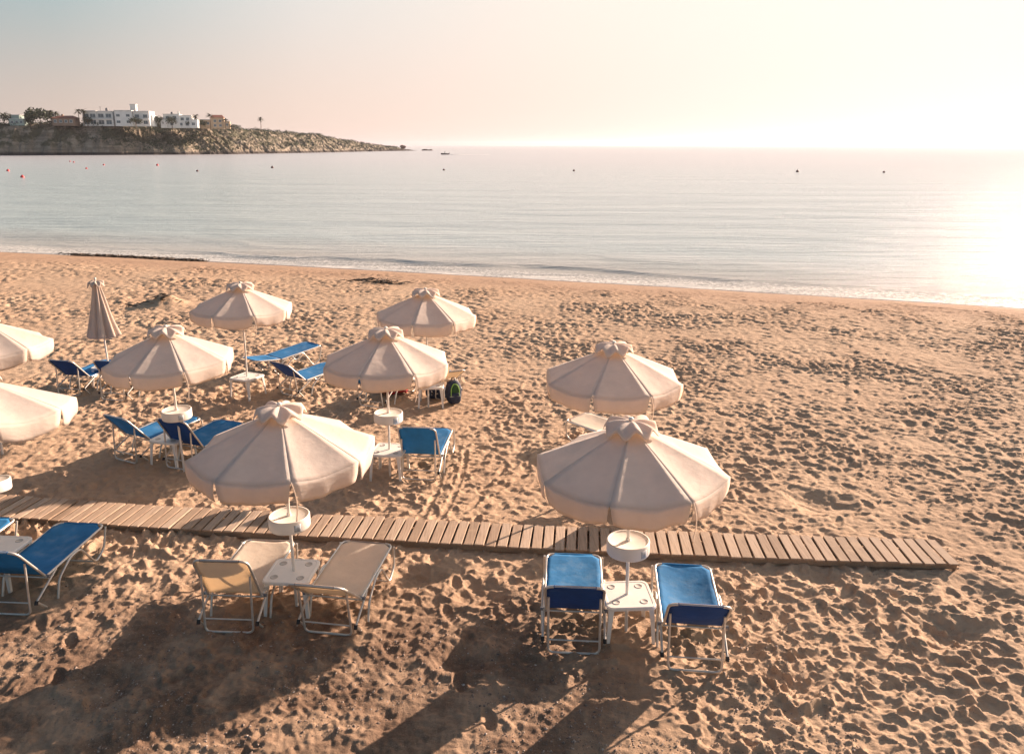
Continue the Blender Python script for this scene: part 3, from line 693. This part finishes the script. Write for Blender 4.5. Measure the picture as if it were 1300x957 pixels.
def umbrella(x, y, label, seed, tilt=(0, 0), drum=1.1, rot=None, Rr=1.04, mats=None, ties=1, scale=1.0):
    z = ground_at(x, y, .3); t = empty('beach_umbrella', (x, y, z)); tq = random.Random(seed*3+1); t.rotation_euler = (tilt[0]+R(tq.uniform(-1.1, 1.1)), tilt[1]+R(tq.uniform(-1.1, 1.1)), 0)
    tag(t, label, 'umbrella', 'open cream beach umbrellas'); mat = mats or M_CANOPY
    rot = R(22.5) if rot is None else rot; ha = 2.43*scale; hr = 1.99*scale
    cp = canopy_geo(Rr, ha, hr, .225, seed, rot=rot).build('canopy', mat, t); solid(cp, .003)
    c2 = cap_geo(ha, seed, rot=rot).build('vent_cap', mat, cp, weld=True); solid(c2, .003)
    MB().tube([(0, 0, -.25), (0, 0, ha+.06)], .0185, 12).build('pole', M_POLE, t)
    MB().lathe([(0, ha+.10), (.02, ha+.10), (.028, ha+.085), (.02, ha+.06), (0, ha+.06)], 12).build('finial', M_WHITE, t)
    for k in range(8):
        a = rot+2*math.pi*k/8; c, s = math.cos(a), math.sin(a)
        rb = MB().tube([(c*.03, s*.03, ha-.035), (c*(Rr*.5), s*(Rr*.5), (ha+hr)/2-.02), (c*(Rr-.012), s*(Rr-.012), hr-.012)], .0055, 6).build('rib', M_RIB, t)
        MB().tube([(c*.03, s*.03, ha-.52), (c*Rr*.48, s*Rr*.48, (ha+hr)/2-.025)], .0045, 5).build('strut', M_RIB, rb)
    MB().lathe([(.0186, ha-.58), (.034, ha-.57), (.036, ha-.49), (.0186, ha-.48)], 12).build('runner', M_WHITE, t)
    q = random.Random(seed+9)
    for k in range(ties):
        a = rot+2*math.pi*6/8+.04*k; c, s = math.cos(a), math.sin(a); rr = Rr*.985; rm = Rr*.8
        tb = MB(); w = .007
        def pt(u):
            return Vector((c*(Rr+.022+.012*math.sin(u*5)), s*(Rr+.022+.012*math.sin(u*5)), hr+.01-.44*u))+Vector((-s, c, 0))*(.03*math.sin(u*3)+.02*u)
        tb.grid(lambda u, v: pt(v)+Vector((-s, c, 0))*(u*2-1)*w, 1, 16)
        solid(tb.build('tie_strap', mat, cp), .002)
    if drum:
        d = MB().lathe([(.0187, drum-.012), (.205, drum-.012), (.212, drum-.008), (.216, drum), (.230, drum), (.236, drum-.01), (.236, drum-.135), (.228, drum-.15), (.05, drum-.15), (.03, drum-.12), (.0187, drum-.12)], 40)
        do = d.build('drum_tray', M_WHITE, t)
        MB().tube([(0, 0, drum-.03), (0, 0, drum+.022)], .027, 12).build('collar', M_WHITE, do)
        st = MB(); a0 = R(-62)
        st.grid(lambda u, v: Vector((math.cos(a0+u*.34)*.2375, math.sin(a0+u*.34)*.2375, drum-.125+.085*v)), 5, 1)
        solid(st.build('sticker', M_LABEL, do), .001)
    return t
U = umbrella(-2.57, 8.37, 'open cream umbrella over the two cream loungers, its drum tray just above the boardwalk', 1, rot=R(20), ties=1, drum=1.17)
umbrella(1.29, 7.85, 'open cream umbrella over the two front blue loungers, largest and nearest at the right', 2, rot=R(26), drum=1.12)
umbrella(1.5, 11.2, 'open cream umbrella standing right behind the nearest right-hand one', 3, rot=R(22))
umbrella(-2.03, 12.2, 'open cream umbrella beside the single blue lounger with raised back', 4, rot=R(31), drum=1.1, ties=1)
umbrella(-1.75, 15.7, 'open cream umbrella with a green-trimmed backpack beside its table', 5, rot=R(36), drum=0)
umbrella(-5.75, 16.4, 'open cream umbrella farthest back on the left, by the farthest flat blue lounger', 6, rot=R(30), drum=0, Rr=1.05)
umbrella(-5.52, 12.35, 'open cream umbrella midway on the left, its tray above a cyan lounger seat', 7, rot=R(34), drum=1.1, Rr=1.0)
umbrella(-6.78, 9.45, 'open cream umbrella cut by the left edge, the nearer one of the two there', 8, tilt=(R(-6), R(-4)), rot=R(40), drum=1.08, Rr=1.12)
umbrella(-9.05, 13.1, 'open cream umbrella cut by the left edge, the farther one of the two there', 9, rot=R(24), drum=0)
# closed umbrella
cx, cy = -9.22, 17.35; t = empty('closed_beach_umbrella', (cx, cy, ground_at(cx, cy, .3)), 0)
t.rotation_euler = (0, R(-1.5), 0)
tag(t, 'closed brownish umbrella hanging in pleats, the only folded one', 'umbrella')
MB().tube([(0, 0, -.25), (0, 0, 2.45)], .0185, 12).build('pole', M_POLE, t)
def closed(u, v):
    a = 2*math.pi*u; n = 8; base = .07+.30*v**1.15; pl = abs(math.sin(n/2*a+.4)); r = base*(.55+.45*pl**.7)+.02*mnoise.noise(Vector((math.cos(a)*2, math.sin(a)*2, v*2)))
    return Vector((r*math.cos(a), r*math.sin(a)*.85, 2.36-1.22*v-.05*v*(1-pl)))
cb = MB().grid(closed, 96, 18).build('folded_canopy', M_CLOSED, t, weld=True); solid(cb, .004)
c3 = cap_geo(2.33, 77).build('vent_cap', M_CLOSED, cb, weld=True); c3.scale = (.62, .62, 1); solid(c3, .003)
MB().lathe([(0, 2.47), (.02, 2.47), (.028, 2.45), (.02, 2.42), (0, 2.42)], 12).build('finial', M_WHITE, t)

# ------------------------------------------------------------------ tables
def table_proto():
    t = empty('plastic_table'); hgt = .45; a = .275
    tb = MB(); prof = []
    def outline(r, k=.07):
        pts = []
        for cxs, cys, st in ((1, 1, 0), (-1, 1, 90), (-1, -1, 180), (1, -1, 270)):
            for i in range(6): an = R(st+i*18); pts.append((cxs*(r-k)+k*math.cos(an), cys*(r-k)+k*math.sin(an)))
        return pts
    rings = [(a-.012, hgt-.045, .06), (a-.002, hgt-.04, .07), (a, hgt-.012, .07), (a-.008, hgt, .07), (a-.03, hgt, .07), (a-.036, hgt-.004, .06)]
    vs = []; n = 24
    for r_, z, k in rings: vs += [(x, y, z) for x, y in outline(r_, k)]
    fs = [(i*n+j, i*n+(j+1) % n, (i+1)*n+(j+1) % n, (i+1)*n+j) for i in range(len(rings)-1) for j in range(n)]
    fs.append(tuple((len(rings)-1)*n+j for j in range(n))); fs.append(tuple(range(n))[::-1])
    tb.add(vs, fs, False); top = tb.build('tabletop', M_WHITE, t)
    for sx in (-1, 1):
        for sy in (-1, 1):
            cb = MB(); c = (sx*.155, sy*.155); cb.lathe([(0, hgt-.0015), (.036, hgt-.0015), (.039, hgt+.001), (.044, hgt+.001), (.046, hgt-.003)], 18, (c[0], c[1], 0)); cb.build('cup_recess', M_CUP, top)
    for sx in (-1, 1):
        for sy in (-1, 1):
            lg = MB(); x1, y1, x0, y0 = sx*.245, sy*.245, sx*.272, sy*.272; w = .05
            A = []
            for (px, py, z, w_) in ((x1, y1, hgt-.03, .058), ((x0+x1)/2, (y0+y1)/2, .22, .044), (x0, y0, -.05, .034)):
                A.append([(px, py, z), (px-sx*w_, py, z), (px-sx*w_, py-sy*.012, z), (px-sx*.014, py-sy*.014, z), (px-sx*.012, py-sy*w_, z), (px, py-sy*w_, z)])
            vs = sum(A, []); fs = [(i*6+j, i*6+(j+1) % 6, (i+1)*6+(j+1) % 6, (i+1)*6+j) for i in range(2) for j in range(6)]+[(0, 1, 2, 3, 4, 5), (12, 13, 14, 15, 16, 17)]
            lg.add(vs, fs); lg.build('leg', M_WHITE, t)
    return t
TP = table_proto(); first = True
TAB = [(-2.6, 8.37, -4, 'white plastic table between the two cream loungers'), (1.29, 7.85, 3, 'white plastic table between the two front blue loungers'),
       (1.5, 11.2, 5, 'white plastic table hidden under the second umbrella at the right'), (-2.03, 12.2, -8, 'white plastic table left of the single blue lounger with raised back'),
       (-1.70, 15.85, 2, 'white plastic table beside the backpack'), (-5.75, 16.4, -24, 'white plastic table left of the two blue loungers turned sideways'),
       (-5.85, 12.75, -16, 'white plastic table between the cyan-seated lounger and the navy one'), (-9.22, 17.3, 0, 'white plastic table at the foot of the closed umbrella'),
       (-6.42, 8.95, -4, 'white plastic table among the blue loungers at the left edge')]
for x, y, rz, lab in TAB:
    o = TP if first else copy_tree(TP); first = False
    o.location = (x, y, ground_at(x, y)+.01); o.rotation_euler = (0, 0, R(rz)); tag(o, lab, 'table', 'white plastic tables under the umbrellas')

# ------------------------------------------------------------------ sun loungers
def lounger(x, y, rz, ang, label, sling, group, slen=1.16, blen=.66, foot_lift=0.0, seed=0, backsling=None, sag=.035, pads=False):
    t = empty('sun_lounger', (x, y, ground_at(x, y+.4, .7)+.03), R(rz)); tag(t, label, 'sun lounger', group)
    A = R(ang); hz = .33; fz = .375+foot_lift; q = random.Random(seed); w = .325; tr = .0145
    def rail(s): return Vector((0, s, hz+(fz-hz)*s/slen))
    # seat frame: one bent tube
    MB().tube([(-w, -.02, hz), (-w, slen-.0, fz), (w, slen-.0, fz), (w, -.02, hz)], tr, 10, bend=.09).build('seat_frame', M_ALU, t)
    def edge(v, lim=.085, end=1.0):      # narrower at the rounded end so the corners stay open
        k = max(0, (v-(end-.08))/.08); return 1-.30*k
    def seat(u, v):
        s = .02+(slen-.035)*v; hw = (w-.004)*edge(v); xx = (u*2-1)*hw
        zz = rail(s).z+.010-sag*(1-(u*2-1)**2)*math.sin(math.pi*min(1, v*.92+.04))+.004*mnoise.noise(Vector((xx*5, s*4, seed)))
        return Vector((xx, s, zz))
    so = MB().grid(seat, 12, 26).build('seat', sling, t); solid(so, .004)
    MB().tube([(-w*.72, slen-.003, fz), (w*.72, slen-.003, fz)], .0175, 8).build('seat_hem', M_HEM if sling is M_WSLING else sling, so)
    # backrest
    def bk(s, dx=0, off=0): return Vector((dx, -s*math.cos(A)+off*math.sin(A), hz+s*math.sin(A)+off*math.cos(A)))
    MB().tube([bk(0, -w+.016), bk(blen, -w+.016), bk(blen, w-.016), bk(0, w-.016)], tr, 10, bend=.10).build('back_frame', M_ALU, t)
    def back(u, v):
        s = .01+(blen-.02)*v; hw = (w-.022)*edge(v); xx = (u*2-1)*hw
        return bk(s, xx, .010-sag*.8*(1-(u*2-1)**2)*math.sin(math.pi*v)+.003*mnoise.noise(Vector((xx*6, s*5, seed+3))))
    bo = MB().grid(back, 12, 14).build('backrest', backsling or sling, t); solid(bo, .004)
    hem = MB().tube([bk(blen-.003, -w*.68), bk(blen-.003, w*.68)], .0175, 8).build('back_hem', M_HEM if sling is M_WSLING else (backsling or sling), bo)
    # legs: on each side one tube that touches the sand twice, and a kinked rear leg
    for sx in (-1, 1):
        X = sx*(w+.028)
        MB().tube([(X, .10, -.03), (X, .17, .20), (X, .42, rail(.42).z-.0), (X, .62, rail(.62).z-.004), (X, .90, .0), (X, 1.10, .10), (X, slen-.03, fz-.01)], tr, 8, bend=.07).build('side_leg', M_ALU, t)
        rl = MB().tube([(sx*(w+.006), .17, hz-.0), (sx*(w+.010), -.24, .13), (sx*(w+.010), -.09, -.03)], tr*.95, 8, bend=.02).build('rear_leg', M_ALU, t)
        MB().tube([(sx*(w+.010), -.235, .145), (sx*(w+.010), -.255, .10)], .021, 8).build('end_cap', M_BLACK, rl)
        MB().tube([(sx*(w-.02), 0, hz), (sx*(w+.045), 0, hz)], .02, 10).build('hinge', M_GREYP, t)
        if pads:
            pd = MB().grid(lambda u, v: Vector((sx*(w-.02-.075*u), slen-.02-.075*v+.03*u*v, fz-.006)), 2, 2).build('corner_pad', M_GREYP, so); solid(pd, .006)
    MB().tube([(-w, .03, hz-.04), (w, .03, hz-.04)], .010, 8).build('crossbar', M_ALU, t)
    MB().tube([(-w-.02, .90, .012), (w+.02, .90, .012)], .010, 8).build('foot_bar', M_ALU, t)
    # prop under the backrest
    at = blen*.60; p = bk(at, 0, -.014); gy = p.y-.03 if ang > 45 else p.y+.10; gy = min(gy, -.17); k = w-.05
    if ang > 12:
        zb = -.01 if ang > 25 else .0
        pr = MB().tube([(-k, p.y, p.z), (-k, gy, zb), (k, gy, zb), (k, p.y, p.z)], tr*.9, 8, bend=.07)
        m_ = .22; pr.tube([(-k, gy+(p.y-gy)*m_, p.z*m_), (k, gy+(p.y-gy)*m_, p.z*m_)], .009, 8); pr.build('back_prop', M_ALU, t)
    return t
GB = 'blue sun loungers on the sand'; GW = 'cream sun loungers on the sand'
lounger(-3.16, 8.02, -3, 63, 'cream lounger left of the front white table, back upright, foot end in sunlight', M_WSLING, GW, seed=1, sag=.045)
lounger(-2.02, 7.98, -9, 40, 'cream lounger right of the front white table, with dark corner pads at its foot', M_WSLING, GW, seed=2, pads=True)
lounger(.68, 7.68, -4, 52, 'front blue lounger left of the table, beside the darker gritty sand', M_BSLING, GB, seed=3, slen=1.12, backsling=M_NSLING, sag=.02)
lounger(1.93, 7.42, -6, 50, 'front blue lounger right of the table, its sling sagging, rightmost of all loungers', M_BSLING, GB, seed=4, slen=1.17, backsling=M_NSLING, sag=.07)
lounger(-1.50, 12.2, -6, 62, 'single blue lounger with steeply raised back, right of the umbrella in the middle', M_BSLING, GB, seed=5, slen=1.13)
lounger(-6.55, 13.0, -27, 50, 'blue lounger with cyan seat, left of the white table under the tray', M_BSLING, GB, seed=6, slen=1.1)
lounger(-5.52, 12.62, -20, 58, 'navy-backed lounger half hidden behind the front left umbrella', M_BSLING, GB, seed=7, slen=1.1, backsling=M_NSLING)
lounger(-9.62, 16.75, -12, 46, 'blue lounger with dark back left of the closed umbrella', M_BSLING, GB, seed=8, slen=1.15, backsling=M_NSLING)
lounger(-8.50, 16.35, -12, 56, 'navy-backed lounger right of the closed umbrella, mostly hidden by a canopy', M_BSLING, GB, seed=9, slen=1.15, backsling=M_NSLING)
lounger(-5.75, 18.3, -38, 8, 'flat blue lounger lying farthest back, turned sideways to the sea', M_BSLING, GB, seed=10, slen=1.2, foot_lift=.06)
lounger(-4.75, 16.6, -33, 44, 'blue lounger with dark raised back just in front of the farthest flat one', M_BSLING, GB, seed=11, slen=1.15, backsling=M_NSLING)
lounger(-2.85, 15.9, -21, 30, 'blue lounger hidden behind the middle umbrella, only its metal legs showing', M_BSLING, GB, seed=12)
lounger(-1.5, 16.5, 24, 30, 'cream lounger behind the backpack, right of the farthest middle table', M_WSLING, GW, seed=13)
lounger(-5.86, 8.44, -4, 52, 'big blue lounger nearest the left corner, right of the small table', M_BSLING, GB, seed=14, slen=1.22)
lounger(-7.14, 8.60, -4, 40, 'blue lounger at the very left edge behind the small table, only a foot corner showing', M_BSLING, GB, seed=15, slen=1.22)
lounger(2.05, 13.18, 47, 6, 'flat cream lounger lying crosswise between the two right-hand umbrellas', M_WSLING, GW, seed=16, slen=1.15, blen=.5)
lounger(2.35, 11.15, -6, 46, 'blue lounger under the second umbrella at the right, hidden by the front canopy', M_BSLING, GB, seed=17)

# ------------------------------------------------------------------ bags and bits
M_PACK = simple('dark_nylon', (.018, .028, .06), .7, 0, .3, 20, .004); M_GREEN = simple('green_trim', (.28, .52, .10), .6); M_MESH = simple('dark_green_mesh', (.03, .09, .03), .8); M_SILVER = simple('pale_grey_trim', (.45, .46, .45), .5)
def superell(c, r, e=2.6, nu=20, nv=14):
    def f(u, v):
        a = 2*math.pi*u; b = -math.pi/2+math.pi*v; sg = lambda x: math.copysign(abs(x)**(2/e), x)
        return Vector((c[0]+r[0]*sg(math.cos(b))*sg(math.cos(a)), c[1]+r[1]*sg(math.cos(b))*sg(math.sin(a)), c[2]+r[2]*sg(math.sin(b))))
    return f, nu, nv
gz = ground_at(-1.2, 16.15, .2); b = empty('backpack', (-1.24, 15.95, gz), R(18)); tag(b, 'dark navy backpack with bright green piping standing on the sand by the table', 'backpack')
f, nu, nv = superell((0, 0, .25), (.17, .12, .26)); MB().grid(f, nu, nv).build('bag_body', M_PACK, b, weld=True)
f, nu, nv = superell((0, -.12, .15), (.13, .06, .13)); pk_ = MB().grid(f, nu, nv).build('front_pocket', M_PACK, b, weld=True)
f, nu, nv = superell((.02, -.11, .33), (.09, .045, .11)); MB().grid(f, nu, nv).build('mesh_pocket', M_MESH, b, weld=True)
MB().tube([(-.09, -.16, .20), (-.085, -.15, .36), (-.03, -.13, .47), (.05, -.14, .45), (.09, -.15, .33), (.085, -.165, .2)], .009, 6, bend=.04).build('piping', M_GREEN, b)
MB().tube([(-.12, -.17, .2), (.12, -.17, .2)], .007, 6).build('zip', M_SILVER, b)
MB().tube([(-.04, .02, .5), (-.03, .02, .56), (.03, .02, .56), (.04, .02, .5)], .01, 6, bend=.02).build('grab_loop', M_BLACK, b)
for sx in (-1, 1): MB().tube([(sx*.09, .11, .46), (sx*.1, .19, .33), (sx*.1, .12, .08)], .016, 6, bend=.08).build('shoulder_strap', M_BLACK, b)
b = empty('beach_bag', (-1.62, 16.3, ground_at(-1.62, 16.3, .2)), R(-10)); tag(b, 'dark blue soft bag lying in the shade behind the farthest middle table', 'bag')
f, nu, nv = superell((0, 0, .13), (.26, .14, .14)); MB().grid(f, nu, nv).build('bag_body', M_PACK, b, weld=True)
for sy in (-1, 1): MB().tube([(-.1, sy*.08, .24), (-.07, sy*.09, .36), (.07, sy*.09, .36), (.1, sy*.08, .24)], .01, 6, bend=.05).build('handle', M_BLACK, b)
tw = MB().grid(lambda u, v: Vector((-2.95+.62*u, 16.5+.34*v, ground_at(-2.6, 16.6, .3)+.05+.03*math.sin(u*9+v*3)+.02*math.sin(v*11))), 22, 10).build('towel', M_RED)
tag(solid(tw, .014), 'red towel spread on the sand behind the middle umbrella', 'towel')
# seaweed, plus dark strips of the same make for a wave's shadow
M_WEED_SHADE = (lambda m: (m.set('Base Color', m.ramp(m.noise(9, 4), [(.3, (.03, .022, .018)), (.7, (.11, .075, .05))])), m.set('Roughness', .9), m.m)[-1])(Mat('seaweed'))
def weed(path, width, n, lab, hgt=.10, seed=1):
    q = random.Random(seed); m = MB()
    for _ in range(n):
        s = q.random()*(len(path)-1); i = min(int(s), len(path)-2); u = s-i; x = path[i][0]*(1-u)+path[i+1][0]*u+q.gauss(0, width); y = path[i][1]*(1-u)+path[i+1][1]*u+q.gauss(0, width*.6)
        z = max(float(sand_z(x, y)), SEA-.02)+q.uniform(0, hgt); a = q.uniform(0, 6.3); l = q.uniform(.08, .3); P = Vector((x, y, z)); d = Vector((math.cos(a)*l, math.sin(a)*l, q.uniform(-.02, .04))); n_ = Vector((-math.sin(a), math.cos(a), q.uniform(-.5, .9)))*q.uniform(.02, .05)
        m.add([P-d-n_*.4, P-n_, P+d-n_*.4, P+d+n_*.4, P+n_, P-d+n_*.4], [(0, 1, 4, 5), (1, 2, 3, 4)])
    return tag(m.build('seaweed', M_WEED_SHADE), lab, 'seaweed', kind='stuff')
weed([(-24.8, 44.2), (-21, 43.3), (-16.6, 41.6)], .34, 900, 'dark strands standing in for a shadowed wave along the left waterline', .12, 2)  # dark strips put in for the shadow of a wave at the waterline
weed([(-6.6, 31.9), (-5.6, 31.5), (-4.3, 31.3)], .35, 110, 'dark patch of dry seaweed on the sand near the water', .07, 3)
weed([(-12.6, 26.5), (-12.1, 26.5), (-11.6, 26.3)], .3, 26, 'dark strands on the small sand mound at the left', .05, 4)  # sparse dark strips strewn over the mound
# pebbles and shell bits
pm = MB(); q = random.Random(8); OC = [(1, 0, 0), (-1, 0, 0), (0, 1, 0), (0, -1, 0), (0, 0, 1), (0, 0, -1)]; OF = [(0, 2, 4), (2, 1, 4), (1, 3, 4), (3, 0, 4), (2, 0, 5), (1, 2, 5), (3, 1, 5), (0, 3, 5)]
PX = []
while len(PX) < 9000:
    y = 5.4+q.random()**2*7; x = q.uniform(-.72*y-.5, 3.2 if y < 9 else 7)
    if mnoise.noise(Vector((x*.9, y*.9, 2))) < -.12+max(0, y-8.5)*.12: continue
    PX.append((x, y))
zs = sand_z(np.array([p[0] for p in PX]), np.array([p[1] for p in PX]))
for (x, y), z in zip(PX, zs):
    s = q.uniform(.004, .011) if q.random() < .93 else q.uniform(.012, .022); a = q.uniform(0, 6.3); c, s_ = math.cos(a), math.sin(a); sx, sy, sz = s*q.uniform(.8, 1.5), s, s*.6
    pm.add([(x+(vx*sx*c-vy*sy*s_), y+(vx*sx*s_+vy*sy*c), float(z)+sz*.4+vz*sz) for vx, vy, vz in OC], OF, False)
M_PEB = (lambda m: (m.set('Base Color', m.ramp(m.noise(23, 2, .8), [(.32, (.10, .07, .055)), (.55, (.30, .22, .17)), (.68, (.62, .55, .48))])), m.set('Roughness', .8), m.m)[-1])(Mat('pebbles'))
tag(pm.build('pebbles', M_PEB), 'small pebbles and shell bits scattered over the front sand', 'pebbles', kind='stuff')
# ------------------------------------------------------------------ sea air
HZ = Mat('sea_air'); HZ.N.remove(HZ.b)
pv = HZ.N.new('ShaderNodeVolumePrincipled'); pv.inputs['Color'].default_value = (.90, .84, .93, 1); pv.inputs['Density'].default_value = 0.00008; pv.inputs['Anisotropy'].default_value = 0.5
HZ.L.new(pv.outputs[0], HZ.out.inputs['Volume'])
hz = MB().box((0, 6400, 27), (27000, 14000, 66)).build('haze', HZ.m); tag(hz, 'thin sea haze over the bay', kind='stuff')
bpy.context.view_layer.update()
